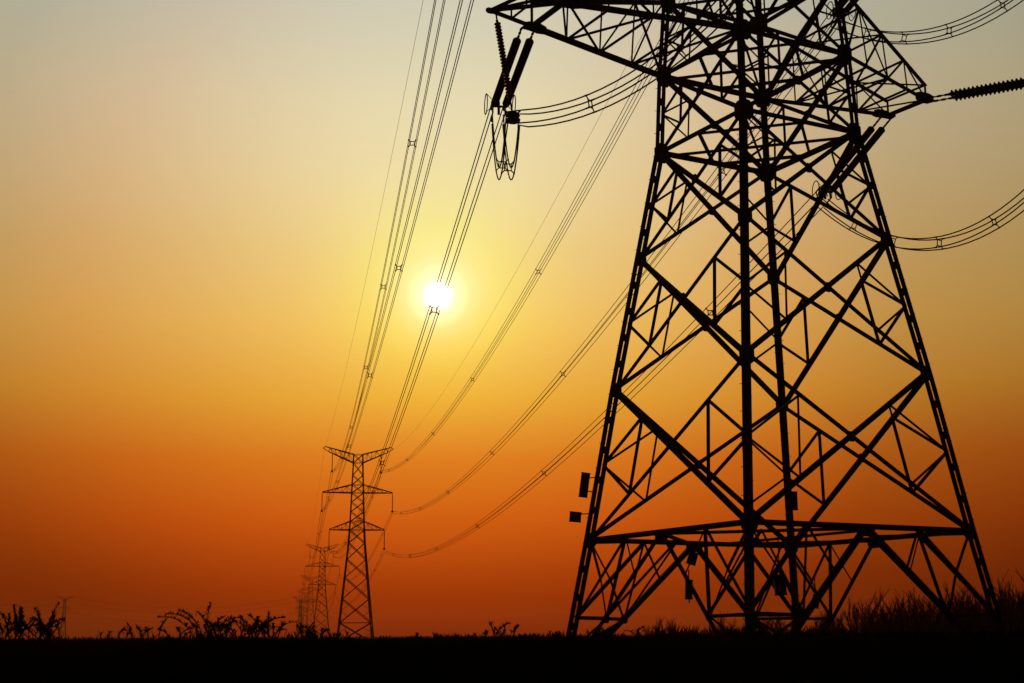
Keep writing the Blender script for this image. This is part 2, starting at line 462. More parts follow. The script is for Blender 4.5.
# suspension points in tower local (x, z of clamp)
SUS = {'LB': (-7.1, 23.9, 28.7), 'LM': (-9.1, 33.5, 38.3), 'LT': (-6.7, 43.9, 48.6), 'RB': (7.1, 23.4, 28.7), 'RM': (9.1, 33.4, 38.3), 'RT': (6.0, 44.0, 48.4)}
GW = {'GL': (-8.8, 49.8), 'GR': (8.8, 49.4)}
GWM = {'GL': wl(-9.58, 0, 44.16), 'GR': wl(6.28, 0, 44.13)}
SAG = {'LB': 6.8, 'LM': 5.0, 'LT': 7.8, 'RB': 6.85, 'RM': 7.15, 'RT': 7.95, 'GL': 4.2, 'GR': 5.8}
def sus_pt(i, k, dz=0):
    x, z = SUS[k][0], SUS[k][1]; p = TW[i] + LR * x; return V((p.x, p.y, z))
def gw_pt(i, k):
    p = TW[i] + LR * GW[k][0]; return V((p.x, p.y, GW[k][1]))
WR = .025
nm = {'LB': 'lowest left', 'LM': 'middle left', 'LT': 'uppermost left', 'RB': 'lowest right', 'RM': 'middle right', 'RT': 'uppermost right'}
CABL = {'LB': 'four wire bundle crossing in front of the sun from the lower left insulators',
        'LM': 'four wire bundle just right of the leftmost one, down to the far tower',
        'LT': 'leftmost four wire bundle from the top edge down to the far tower',
        'RB': 'lowest sagging wire bundle, ending at the lowest right arm of the far tower',
        'RM': 'sagging four wire bundle ending at the middle right arm of the far tower',
        'RT': 'four wire bundle right of the sun, ending at the far tower top'}
SPT = {'LB': (.085, .25, .41, .57, .74, .9), 'LM': (.155, .278, .44, .6, .76, .9), 'LT': (.128, .24, .356, .52, .7, .88), 'RB': (.058, .238, .398, .566, .737, .89), 'RM': (.06, .228, .388, .561, .73, .9), 'RT': (.06, .22, .381, .549, .72, .9)}
for k in SUS:
    bundle('conductor_bundle', catenary(clamp_pt(k + 'far'), sus_pt(0, k), SAG[k], 60), WR, SPT[k], CABL[k], 'power line', 'conductor bundles from the near tower to the far tower')
single('ground_wire', catenary(GWM['GL'], gw_pt(0, 'GL'), SAG['GL'], 50), .013, 'thin single wire left of all the bundles, up to the top edge', 'power line', 'thin top wires')
single('ground_wire', catenary(GWM['GR'], gw_pt(0, 'GR'), SAG['GR'], 50), .013, 'thin faint single wire between the sun and the sagging bundles', 'power line', 'thin top wires')
# spans beyond the far tower
base_b = {}
ordw = {1: 'second', 2: 'third', 3: 'fourth'}
for k in SUS:
    b = bundle('conductor_bundle', catenary(sus_pt(0, k), sus_pt(1, k), 8.5, 36), WR, (.1, .3, .5, .7, .9), 'faint %s wire bundle hanging between the nearest far tower and the next one' % nm[k], 'power line', 'conductor bundles between the far towers')
    for i in (1, 2, 3):
        c = copy_tree(b); c.location = V(b.location) + LD * SP * i
        c['label'] = 'very faint %s wire bundle leading on from the %s far tower' % (nm[k], ordw[i])
for k in GW:
    b = single('ground_wire', catenary(gw_pt(0, k), gw_pt(1, k), 6.0, 30), .016, 'faint %s top wire hanging beyond the nearest far tower' % ('left' if k == 'GL' else 'right'), 'power line', 'thin top wires between the far towers')
    for i in (1, 2, 3):
        c = b.copy(); col.objects.link(c); c.location = V(b.location) + LD * SP * i
        c['label'] = 'very faint %s top wire leading on from the %s far tower' % ('left' if k == 'GL' else 'right', ordw[i])
# near-side spans, running off to the right behind the camera
for k in SUS:
    A = clamp_pt(k + 'near'); B = A + V((DN.x, DN.y, 0)) * 230 + V((0, 0, 1.0))
    bundle('conductor_bundle', catenary(A, B, 5.5, 30), WR, (.1, .35, .6, .85), 'four wire bundle from the %s towards the camera side' % lab[k], 'power line', 'conductor bundles from the near tower to the camera side')

# jumper support string, hung from the outer tips of the left arms
def hung_string(top, bottom, label, rr=.12):
    top, bottom = V(top), V(bottom); d = (bottom - top); L = d.length; d.normalize()
    t = thing('support_insulator', top)
    bm = NB(); n = int((L - .9) / .13); lathe(bm, shed_profile(.35, n, .13, rr, .04), V((0, 0, 0)), d, 10); obj('disc_stack', bm, M_PORC, t, True)
    bm = NB(); rod(bm, (0, 0, .05), d * .4, .03); rod(bm, d * (L - .55), d * L, .03); obj('link_rod', bm, M_BOLT, t)
    bm = NB()
    lathe(bm, [(-.2, .05), (-.18, .14), (-.12, .21), (-.06, .235), (-.03, .20), (0, .17), (.03, .21), (.07, .245), (.13, .23), (.18, .16), (.2, .05)], d * (L + .12), V((0, 0, -1)), 16)
    for sx in (-1, 1):
        for sz in (-1, 1): rod(bm, d * (L + .1), d * (L + .1) + V((sx * .24, 0, sz * .22)), .03); 
    obj('counterweight', bm, M_BOLT, t)
    tag(t, label, 'insulator')
    return bottom + d * .1
SB = {}
for k, (top, bot) in {'LB': ((-10.62, .5, 22.85), (-10.45, -.35, 18.95)), 'LM': ((-11.3, .45, 31.4), (-11.0, -.3, 27.3)), 'LT': ((-11.4, .4, 38.7), (-11.1, -.3, 34.7))}.items():
    SB[k] = hung_string(wl(*top), wl(*bot), {'LB': 'thin insulator string with round weight under the lower left arm tip'}.get(k, 'thin insulator string with weight under the %s tip' % lab[k]))
def smooth_path(pts, n):
    """Catmull-Rom"""
    P = [pts[0] * 2 - pts[1]] + pts + [pts[-1] * 2 - pts[-2]]; out = []
    for i in range(1, len(P) - 2):
        for j in range(n):
            t = j / n; a, b, c, d = P[i - 1], P[i], P[i + 1], P[i + 2]
            out.append(.5 * ((2 * b) + (c - a) * t + (2 * a - 5 * b + 4 * c - d) * t * t + (3 * b - a - 3 * c + d) * t ** 3))
    out.append(pts[-1]); return out
for k in ('LB', 'LM', 'LT'):
    A, S_, B = clamp_pt(k + 'far') - STR[k + 'far'][1] * .1, SB[k], clamp_pt(k + 'near') - STR[k + 'near'][1] * .1
    p1 = catenary(A - V((0, 0, .35)), S_ - V((0, 0, .05)), 2.1, 14); p2 = catenary(S_ - V((0, 0, .05)), B - V((0, 0, .35)), 1.3, 18)
    bundle('jumper_loop', p1 + p2[1:], .027, (.14, .3, .62, .82), {'LB': 'looping wires under the lower left arm, from its insulator clamps through the round weight'}.get(k, 'looping wires under the %s' % lab[k]), 'power line', 'jumper loops round the near tower', h=.22)
for k, sg in (('RB', 3.95), ('RM', 3.0), ('RT', 3.3)):
    A, B = clamp_pt(k + 'far') - STR[k + 'far'][1] * .1, clamp_pt(k + 'near') - STR[k + 'near'][1] * .1
    bundle('jumper_loop', catenary(A - V((0, 0, .3)), B - V((0, 0, .3)), sg, 30), .028, (.12, .26, .42, .6, .78), {'RB': 'four looping wires to the right of the tower at mid height', 'RM': 'four looping wires at the top edge right of the tower'}.get(k, 'looping wires under the top right arm'), 'power line', 'jumper loops round the near tower', h=.22)

# ------------------------------------------------------------------ far suspension towers
def far_tower():
    t = thing('suspension_tower', TW[0], TZ)
    lv = [(0.2, 9.0), (5.2, 8.0), (11.2, 6.8), (16.6, 5.75), (21.2, 4.85), (25.4, 4.05), (28.7, 3.7), (30.9, 3.5), (33.4, 3.3), (35.9, 3.1), (38.3, 2.95), (40.4, 2.85), (42.9, 2.6), (46.1, 2.4), (48.3, 2.3)]
    n_ = lambda i, c: V((c[0] * lv[i][1] / 2, c[1] * lv[i][1] / 2, lv[i][0]))
    for c in CORN:
        bm = NB()
        for i in range(len(lv) - 1): bar(bm, n_(i, c), n_(i + 1, c), .36 if i < 6 else .27, V((c[0], 0, 0)))
        obj('leg', bm, M_STEEL, t)
    for c0, c1, nrm in FACES:
        bm = NB()
        for i in range(len(lv) - 1):
            w = .20 if i < 6 else .15
            bar(bm, n_(i, c0), n_(i + 1, c1), w, nrm); bar(bm, n_(i, c1), n_(i + 1, c0), w, nrm, -1)
            if i < 5:
                tt = lv[i][1] / (lv[i][1] + lv[i + 1][1]); X = lerp(n_(i, c0), n_(i + 1, c1), tt)
                for a, b in ((n_(i, c0), n_(i + 1, c0)), (n_(i, c1), n_(i + 1, c1))):
                    bar(bm, lerp(a, b, .5), lerp(a, X, .5), .06, nrm); bar(bm, lerp(a, b, .5), lerp(b, X, .5), .06, nrm)
            if i in (1, 6, 7, 10, 11, 13): bar(bm, n_(i, c0), n_(i, c1), .12, nrm)
        i = len(lv) - 1; bar(bm, n_(i, c0), n_(i, c1), .12, nrm)
        obj('face_bracing', bm, M_STEEL, t)
    def arm(sx, zb, zt, wb, wt, tip, tiptop, n, name='cross_arm'):
        bm = NB(); web = NB(); tp = V(tip); tt = V(tiptop)
        for s in (-1, 1):
            b0, t0 = V((sx * wb / 2, s * wb / 2, zb)), V((sx * wt / 2, s * wt / 2, zt)); e = V((0, s * .12, 0))
            bar(bm, b0, tp + e, .21, V((0, 0, 1))); bar(bm, t0, tt + e, .19, V((0, 0, 1)))
            for i in range(1, n + 1):
                b, q = lerp(b0, tp + e, i / n), lerp(t0, tt + e, i / n)
                if i < n: bar(web, b, q, .07, V((0, 1, 0)))
                b2, q2 = lerp(b0, tp + e, (i - 1) / n), lerp(t0, tt + e, (i - 1) / n)
                if i % 2: bar(web, b2, q, .07, V((0, 1, 0)))
                else: bar(web, q2, b, .07, V((0, 1, 0)))
                if s == 1 and i < n:
                    bar(web, b - V((0, 2 * b.y, 0)), b, .06); bar(web, b2 - V((0, 2 * b2.y, 0)), b, .06)
        a = obj(name, bm, M_STEEL, t); obj('web_bracing', web, M_STEEL, a)
    for sx in (-1, 1):
        arm(sx, 28.7, 30.9, 3.7, 3.5, (sx * 7.1, 0, 28.7), (sx * 7.1, 0, 28.85), 5)
        arm(sx, 38.3, 40.4, 2.95, 2.85, (sx * 9.1, 0, 38.3), (sx * 9.1, 0, 38.45), 6)
        arm(sx, 46.1, 48.3, 2.4, 2.3, (sx * 7.6, 0, 48.9), (sx * 8.6, 0, 50.3), 6)
        bm = NB(); bar(bm, (sx * 7.6, 0, 48.9), (sx * 9.2, 0, 49.9), .16); bar(bm, (sx * 8.5, 0, 50.3), (sx * 9.2, 0, 49.9), .14); bar(bm, (sx * 7.6, 0, 48.9), (sx * 7.6, 0, 50.1), .1)
        obj('arm_tip', bm, M_STEEL, t)
    for c in CORN:
        bm = NB(); lathe(bm, [(-.3, .6), (.25, .45), (.3, .4)], V((c[0] * 4.55, c[1] * 4.55, 0)), V((0, 0, 1)), 10); obj('footing', bm, M_CONC, t)
    return t
FT = far_tower()
tag(FT, 'dark lattice pylon with three pairs of arms, tallest of the distant row', 'pylon', 'pylons in a distant row at left')
flab = ['faded lattice pylon just left of the tallest distant one', 'fainter small pylon behind, left of the second distant pylon', 'very faint small pylon near the left end of the distant row', 'faintest and smallest pylon of the distant row']
for i in range(1, 5):
    c = copy_tree(FT); c.location = TW[i]; c['label'] = flab[i - 1]
def far_string():
    t = thing('suspension_insulator')
    bm = NB(); n = 26; lathe(bm, shed_profile(.35, n, .16, .15), V((0, 0, 0)), V((0, 0, -1)), 8); obj('disc_stack', bm, M_PORC, t)
    bm = NB(); box(bm, (0, 0, -4.75), (.5, .12, .5)); rod(bm, (0, 0, 0), (0, 0, -.4), .05); rod(bm, (0, 0, -4.3), (0, 0, -4.7), .05)
    box(bm, (0, 0, -4.75), (.12, .7, .12)); obj('clamp', bm, M_BOLT, t)
    return t
fs = far_string(); first = True
tw_n = ['tallest distant pylon', 'second distant pylon', 'third distant pylon', 'fourth distant pylon', 'smallest distant pylon']
for i in range(5):
    for k, (x, zc, zt) in SUS.items():
        o = fs if first else copy_tree(fs); first = False
        p = TW[i] + LR * x; o.location = (p.x, p.y, zt); o.rotation_euler = (0, 0, TZ)
        tag(o, 'insulator string hanging from the %s arm of the %s' % (nm[k], tw_n[i]), 'insulator', 'insulator strings on the distant pylons')

# second line, far off at the left
D6 = V((-.3164 * 1500, 1500.0, 0)); D7 = V((-.1500 * 1560, 1560.0, 0))
def t_tower(p):
    t = thing('transmission_mast', p, .25)
    lv = [(0, 6.5), (10, 4.8), (20, 3.2), (29, 2.4), (36, 2.0), (42, 1.8)]
    n_ = lambda i, c: V((c[0] * lv[i][1] / 2, c[1] * lv[i][1] / 2, lv[i][0]))
    for c in CORN:
        bm = NB()
        for i in range(5): bar(bm, n_(i, c), n_(i + 1, c), .8)
        obj('leg', bm, M_STEEL, t)
    bm = NB()
    for c0, c1, nrm in FACES:
        for i in range(5): bar(bm, n_(i, c0), n_(i + 1, c1), .4, nrm); bar(bm, n_(i, c1), n_(i + 1, c0), .4, nrm)
    obj('face_bracing', bm, M_STEEL, t)
    for sx in (-1, 1):
        bm = NB(); tp = V((sx * 8.0, 0, 45))
        for s in (-1, 1):
            bar(bm, (sx * .9, s * .9, 42), tp, .35); bar(bm, (sx * 1.0, s, 39), tp - V((sx * .5, 0, 1.2)), .3)
        for i in range(1, 4): bar(bm, lerp((sx * .9, 0, 42), tp, i / 4), lerp((sx * 1.0, 0, 39), tp - V((0, 0, 1.2)), (i - .5) / 4), .2)
        bar(bm, tp, tp - V((0, 0, 5)), .25)
        obj('cross_arm', bm, M_STEEL, t)
        bm = NB(); bar(bm, (sx * 1.0, 0, 32), (sx * 5.5, 0, 32.3), .35); bar(bm, (sx * 1.0, 0, 34), (sx * 5.5, 0, 32.3), .25); bar(bm, (sx * 5.5, 0, 32.3), (sx * 5.5, 0, 28.5), .25)
        obj('lower_arm', bm, M_STEEL, t)
    return t
m1 = t_tower(D6); tag(m1, 'tiny lone forked-top pylon far off at the left behind the weeds', 'pylon')
m2 = copy_tree(m1); m2.location = D7; tag(m2, 'tiny faint pylon hidden at the foot of the distant row', 'pylon')
D5 = D6 + (D6 - D7)
k = 0
for z, sg in ((44.8, 13), (40, 14), (28.5, 12)):
    for a, b, w in ((D6, D7, 'right'), (D5, D6, 'left')):
        single('distant_wire', [p + V((0, 0, z)) for p in catenary(a, b, sg, 24)], .10, '%s faint wire running %s from the tiny lone pylon' % ({44.8: 'upper', 40: 'middle', 28.5: 'lower'}[z], w), 'power line', 'faint wires of the far off line')

# ------------------------------------------------------------------ ground
def fbm(x, y, s=1.0):
    return (math.sin(x * .9 * s + 1.3 * math.sin(y * .7 * s)) + .5 * math.sin(x * 2.3 * s + y * 1.7 * s + 1) + .3 * math.sin(x * 5.1 * s - y * 3.3 * s)) / 1.8
def ground_h(x, y):
    h = 0
    d = abs(y - 17 - .002 * x)
    if d < 9:
        h = (1.968 + .010 * fbm(x, 0, .7)) / (1 + (d / 2.6) ** 4) * max(0, min(1, (110 - abs(x)) / 30))
    return h + .05 * fbm(x * .6, y * .6)* (1 if y > 23 or y < 11 else 0)
xs = sorted(set([round(-110 + i * 1.0, 3) for i in range(221)] + [s * v for s in (-1, 1) for v in (120, 140, 170, 220, 300, 420, 600, 900, 1400, 2200, 3400)]))
ys = sorted(set([round(5 + i * .5, 3) for i in range(61)] + [-3400, -1500, -600, -200, -80, -40, -20, -10, -4, 0] + [38, 42, 47, 52, 58, 65, 75, 90, 110, 140, 180, 240, 320, 430, 600, 900, 1400, 2200, 3400]))
bm = NB()
G_ = [[bm.verts.new((x, y, ground_h(x, y))) for x in xs] for y in ys]
for j in range(len(ys) - 1):
    for i in range(len(xs) - 1): bm.faces.new((G_[j][i], G_[j][i + 1], G_[j + 1][i + 1], G_[j + 1][i]))
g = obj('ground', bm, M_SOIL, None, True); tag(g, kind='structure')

# ------------------------------------------------------------------ vegetation
rnd = random.Random(3)
def blade(bm, p, d, L, w, bend, seg=3):
    """curved leaf ribbon"""
    d = V(d).normalized(); side = d.cross(V((0, 0, 1)));
    if side.length < .01: side = V((rnd.uniform(-1, 1), rnd.uniform(-1, 1), 0))
    side.normalize(); prev = None; q = V(p)
    for i in range(seg + 1):
        t = i / seg; ww = w * (1 - t) ** .7 if i else w * .6
        a, b = bm.verts.new(q - side * ww / 2), bm.verts.new(q + side * ww / 2)
        if prev: bm.faces.new((prev[0], prev[1], b, a))
        prev = (a, b); q = q + d * (L / seg); d = (d + V(bend) / seg).normalized()
# short ragged grass along the crest and the front slope
bm = NB()
for i in range(22000):
    x = rnd.uniform(-22, 22); y = 17 + rnd.gauss(0, .9)
    patch = .5 + .5 * fbm(x * 1.6, 3)
    L = rnd.uniform(.02, .06) * (.35 + patch + .5 * max(0, fbm(x * 5.3, 9))) * (1 + (rnd.random() < .04) * rnd.uniform(.4, 1.3))
    a = rnd.uniform(0, 6.28)
    blade(bm, (x, y, ground_h(x, y) - .01), (math.cos(a) * .4, math.sin(a) * .4, 1), L, rnd.uniform(.006, .014), (math.cos(a), math.sin(a), -.3), 2)
for i in range(420):
    cx_, cy_ = rnd.uniform(-21, 21), 17 + rnd.gauss(0, .35); T_ = rnd.uniform(.05, .15) * (.6 + .8 * abs(fbm(cx_ * 2.1, 5)))
    for k in range(rnd.randint(6, 26)):
        x, y = cx_ + rnd.gauss(0, .05), cy_ + rnd.gauss(0, .05); a = rnd.uniform(0, 6.28)
        blade(bm, (x, y, ground_h(x, y) - .01), (math.cos(a) * .45, math.sin(a) * .45, 1), T_ * rnd.uniform(.4, 1), rnd.uniform(.012, .03), (math.cos(a) * .6, math.sin(a) * .6, -.3), 2)
gr = obj('grass', bm, M_GRASS); tag(gr, 'short ragged dark grass along the crest of the bank', 'grass', kind='stuff')

def weed(px, half, hpx, n, label, Y=17.0, arch=1.0, tall=None):
    """clump of arching leafy stalks; heights given as they stand above the bank crest"""
    mpp = Y / F_PX; x0 = (px - 512) * mpp; base = V((x0, Y, ground_h(x0, Y) - .02))
    t = thing('weed_clump', base)
    st = NB(); lf = NB()
    for i in range(n):
        dx = rnd.uniform(-half, half) * mpp; dy = rnd.uniform(-.3, .3)
        H = (1.65 if px < 100 or 195 < px < 290 else 1.35) * hpx * mpp * rnd.uniform(.45, 1.0) * (1 - .35 * abs(dx) / (half * mpp + .001)) + .02
        if tall and i == 0: H = tall * mpp + .02; dx = 0
        z0 = ground_h(x0 + dx, Y + dy) - .02 - base.z
        lean = rnd.uniform(-.75, .75) * arch; ly = rnd.uniform(-.2, .2)
        pts = []
        for j in range(9):
            s = j / 8
            pts.append(V((dx * (.35 + .65 * min(1, s * 3)) + H * lean * s ** 1.6 * 1.3 + .004 * math.sin(s * 9 + i), dy + H * ly * s, z0 + H * (s - .55 * abs(lean) * s ** 3.2))))
        tube(st, pts, .0035 + .003 * rnd.random(), 4)
        m = max(9, int(H * 120))
        for j in range(m):
            s = .2 + .8 * (j / m) ** .75; q = s * 8; a = min(int(q), 7); p = lerp(pts[a], pts[a + 1], q - a)
            an = rnd.uniform(0, 6.28); L = rnd.uniform(.03, .08) * (.75 + .5 * math.sin(s * 3.1))
            blade(lf, p, (math.cos(an), math.sin(an) * .7, rnd.uniform(.1, 1.1)), L, rnd.uniform(.016, .034), (math.cos(an) * .5, 0, -.6), 2)
        if rnd.random() < .6:     # seed head
            p = pts[-1]
            for j in range(10):
                an = rnd.uniform(0, 6.28); blade(lf, p - V((0, 0, j * .006)), (math.cos(an), math.sin(an), .8), .022, .012, (0, 0, -.4), 2)
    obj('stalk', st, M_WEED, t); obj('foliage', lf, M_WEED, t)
    tag(t, label, 'weeds', 'weeds on the bank')
WD = [(8, 9, 20, 7, 'weed clump at the left edge of the field', None), (20, 8, 26, 10, 'dense upright weed clump second from the left edge', None),
 (34, 8, 22, 9, 'bushy weed clump between the left edge and the tiny pylon', None), (50, 9, 26, 12, 'tall weed clump just left of the tiny pylon', None),
 (63, 6, 19, 8, 'leafy weed clump at the foot of the tiny pylon', None), (113, 5, 9, 3, 'lone short bent weed sprig right of the first weed bed', None),
 (133, 6, 15, 4, 'small weed tuft left of the thin upright stalk', None), (148, 7, 18, 4, 'weed tuft beside the thin upright stalk', None),
 (163, 3, 8, 2, 'single thin upright weed stalk standing alone', 23), (184, 8, 17, 5, 'leaning weed tuft right of the thin upright stalk', None),
 (207, 10, 28, 10, 'tallest arching weed clump left of the pylon row', None), (226, 9, 20, 11, 'thick weed clump right of the tallest arching one', None),
 (244, 9, 19, 11, 'thick leafy weed clump in the middle of the weed bed', None), (262, 9, 21, 12, 'curling weed clump near the right end of the weed bed', None),
 (277, 8, 20, 9, 'drooping weed clump at the right end of the weed bed', None), (296, 5, 11, 3, 'small hooked weed left of the pylon row feet', None),
 (308, 8, 17, 6, 'dense weed clump under the distant pylon row', None), (324, 8, 17, 6, 'dense weed clump at the left foot of the tallest distant pylon', None),
 (341, 7, 9, 4, 'short weed tuft between the feet of the tallest distant pylon', None), (414, 4, 7, 3, 'tiny weed tuft right of the tallest distant pylon', None),
 (440, 6, 5, 4, 'very low weed tuft halfway to the big tower', None), (484, 4, 7, 3, 'tiny tuft left of the curling weed stalk', None),
 (494, 3, 16, 3, 'upright curling weed stalk before the big tower', 17), (506, 8, 13, 6, 'low leafy weed right of the curling stalk', None),
 (553, 6, 6, 5, 'tiny weed tuft close left of the big tower foot', None), (600, 7, 9, 5, 'small weeds at the left foot of the big tower', None),
 (632, 6, 10, 4, 'small arched weed inside the left corner of the big tower', None), (655, 9, 7, 5, 'low weeds right of the left tower foot', None)]
for w in WD: weed(w[0], w[1], w[2], w[3], w[4], tall=w[5])

# bare trees and scrub behind the tower on the right
def tree_parts(seed, H, spread, stems):
    r = random.Random(seed); tr = NB(); cr_ = NB()
    def grow(p, d, L, rad, depth, bm):
        segs = 3; q = p
        for s in range(segs):
            d2 = (d + V((r.uniform(-.16, .16), r.uniform(-.16, .16), r.uniform(-.02, .14)))).normalized(); e = q + d2 * L / segs
            rod(bm, q, e, rad * (1 - s / segs * .4), 4 if depth else 5, rad * (1 - (s + 1) / segs * .4))
            if depth < 4:
                for _ in range(2 if depth < 3 else 1):
                    if r.random() < .85:
                        a = r.uniform(0, 6.28); dd = (d2 * 1.2 + V((math.cos(a), math.sin(a), .35)) * r.uniform(.3, .65)).normalized()
                        grow(lerp(q, e, r.uniform(.4, 1)), dd, L * r.uniform(.42, .62), rad * .56, depth + 1, cr_)
            q = e; d = d2
    for s in range(stems):
        a = r.uniform(0, 6.28); b = V((math.cos(a), math.sin(a), 0)) * r.uniform(0, spread)
        grow(b, V((math.cos(a) * .14, math.sin(a) * .14, 1)).normalized(), H * r.uniform(.55, .75), .075, 0, tr)
    return tr, cr_
protos = []
TR = [  # px, distance, height, label, variant
 (650, 150, 3.2, 'smallest bare shrub inside the left corner of the big tower'), (664, 145, 3.4, 'low bare shrub left of the small horizontal bar of the tower'),
 (716, 125, 3.6, 'bare shrub seen through the tower left of the front leg'), (772, 120, 3.8, 'bare shrub between the two middle legs of the tower'),
 (818, 130, 4.1, 'bare tree just right of the rear middle leg'), (846, 125, 4.5, 'upright bare tree right of the two middle legs'),
 (866, 122, 4.7, 'bare tree under the middle of the right tower face'), (886, 118, 5.0, 'taller bare tree halfway from the middle legs to the right leg'),
 (905, 120, 5.2, 'twiggy bare tree left of the thick right strut'), (926, 116, 5.0, 'bare tree where the right strut meets the ground'),
 (944, 112, 5.4, 'dense bare tree right of the strut foot'), (962, 112, 5.2, 'bare tree close left of the right tower leg'),
 (984, 108, 5.3, 'bare tree behind the right tower leg'), (1004, 104, 5.7, 'tallest bare tree just right of the right tower leg'), (1021, 100, 5.4, 'bare tree cut by the right edge of the frame')]
for i, (px, D, H, label) in enumerate(TR):
    H *= .88
    x = (px - 512) / F_PX * D
    t = thing('bare_tree', (x, D, -.05), rnd.uniform(0, 6.28))
    if i < 6:
        a, b = tree_parts(20 + i, 5.0, 2.0, 10)
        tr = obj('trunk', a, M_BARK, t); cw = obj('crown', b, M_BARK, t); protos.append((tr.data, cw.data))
    else:
        for nme, me in zip(('trunk', 'crown'), protos[i % 6]):
            o = bpy.data.objects.new(nme, me); col.objects.link(o); o.parent = t
    t.scale = (H / 5.0 * 1.15, H / 5.0 * 1.15, H / 5.0 * .92)
    tag(t, label, 'tree', 'bare trees behind the tower')
# thicket
bm = NB()
prof = [(560, 1.6), (600, 1.9), (640, 2.3), (660, 2.7), (690, 3.1), (715, 3.0), (760, 2.9), (800, 3.0), (850, 3.2), (880, 3.7), (920, 4.0), (960, 4.2), (1000, 4.6), (1100, 4.8)]
def ph(px):
    for (a, ha), (b, hb) in zip(prof, prof[1:]):
        if a <= px <= b: return ha + (hb - ha) * (px - a) / (b - a)
    return 0
for i in range(30000):
    D = rnd.uniform(88, 100); px = rnd.uniform(562, 1098); x = (px - 512) / F_PX * D
    h = ph(px) * (.86 + .14 * fbm(x * 1.5, D, 1.0)) * rnd.uniform(.35, 1.0) ** .5
    z = rnd.uniform(0, h * .75); a = rnd.uniform(0, 6.28); L = rnd.uniform(.5, 1.0)
    L = min(L, h - z + .15)
    blade(bm, (x, D, z), (math.cos(a) * .5, math.sin(a) * .5, 1), L, (.38 * (1 - z / h) + .06) * rnd.uniform(.5, 1.2), (math.cos(a) * .4, 0, 0), 2)
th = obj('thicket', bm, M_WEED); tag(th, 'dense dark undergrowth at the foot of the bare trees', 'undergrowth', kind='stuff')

# ------------------------------------------------------------------ light
SUNPX = (438, 296)
a_, b_ = SUNPX[0] - 512, SUNPX[1] - 341.5
sx_ = (a_ * cr + b_ * sr) / F_PX; sy_ = (-a_ * sr + b_ * cr) / F_PX
SUN = (Rv * sx_ + Fw - Up * sy_).normalized()
ld = bpy.data.lights.new('sun', 'SUN'); ld.energy = .4; ld.angle = math.radians(.6); ld.color = (1.0, .36, .08)
lo = bpy.data.objects.new('sun', ld); col.objects.link(lo); lo.rotation_euler = SUN.to_track_quat('Z', 'Y').to_euler()
lo.location = (0, 0, 60)

world = bpy.data.worlds.new('World'); scene.world = world; world.use_nodes = True
nt = world.node_tree; nt.nodes.clear(); N = nt.nodes.new; Lk = nt.links.new
out = N('ShaderNodeOutputWorld'); bg = N('ShaderNodeBackground'); Lk(bg.outputs[0], out.inputs[0])
tc = N('ShaderNodeTexCoord'); nrm = N('ShaderNodeVectorMath'); nrm.operation = 'NORMALIZE'; Lk(tc.outputs['Generated'], nrm.inputs[0])
sep = N('ShaderNodeSeparateXYZ'); Lk(nrm.outputs[0], sep.inputs[0])
def math_(op, a, b=None):
    m = N('ShaderNodeMath'); m.operation = op
    for i, v in enumerate((a, b)):
        if v is None: continue
        if isinstance(v, (int, float)): m.inputs[i].default_value = v
        else: Lk(v, m.inputs[i])
    return m.outputs[0]
def ramp(fac, stops, interp='LINEAR'):
    r = N('ShaderNodeValToRGB'); cr0 = r.color_ramp; cr0.interpolation = interp
    while len(cr0.elements) > 1: cr0.elements.remove(cr0.elements[-1])
    cr0.elements[0].position = stops[0][0]; cr0.elements[0].color = stops[0][1]
    for p, c in stops[1:]:
        e = cr0.elements.new(p); e.color = c
    Lk(fac, r.inputs[0]); return r.outputs[0]
elev = math_('ARCSINE', sep.outputs['Z'])
ef = math_('DIVIDE', math_('MULTIPLY', elev, 180 / math.pi), 60.0)      # 0..1 = 0..60 degrees
#SKY
ELV = [(0, (.235, .026, .0030)), (2, (.405, .052, .0034)), (4.5, (.60, .104, .0056)), (7, (.665, .175, .0118)), (9.5, (.73, .32, .032)), (12.5, (.77, .42, .092)), (15.5, (.75, .475, .17)), (18.5, (.755, .555, .28)), (21.5, (.75, .62, .38)), (26, (.66, .665, .515)), (35, (.45, .50, .44)), (45, (.28, .32, .32)), (60, (.16, .19, .21))]
HAZE = .00013
IS, TAU = (.335, .078, .011), HAZE * 53      # light the haze scatters in, optical depth straight up
def under_haze(e, c):
    T = math.exp(-min(3300 * HAZE, TAU / max(math.sin(math.radians(e)), .001)))
    return tuple(max(c[k] - IS[k] * (1 - T), .0004) / T for k in range(3)) + (1,)
ET = [e for e, c in ELV]; ET = sorted(set(ET + [.6, 1.2, 3, 5.7]))
def elv(e):
    for (a, ca), (b, cb) in zip(ELV, ELV[1:]):
        if a <= e <= b: return tuple(ca[k] + (cb[k] - ca[k]) * (e - a) / (b - a) for k in range(3))
base = ramp(ef, [(e / 60.0, under_haze(e, elv(e))) for e in ET], 'LINEAR')
dot = N('ShaderNodeVectorMath'); dot.operation = 'DOT_PRODUCT'; Lk(nrm.outputs[0], dot.inputs[0]); dot.inputs[1].default_value = SUN
ang = math_('MULTIPLY', math_('ARCCOSINE', math_('MINIMUM', dot.outputs['Value'], 1.0)), 180 / math.pi)
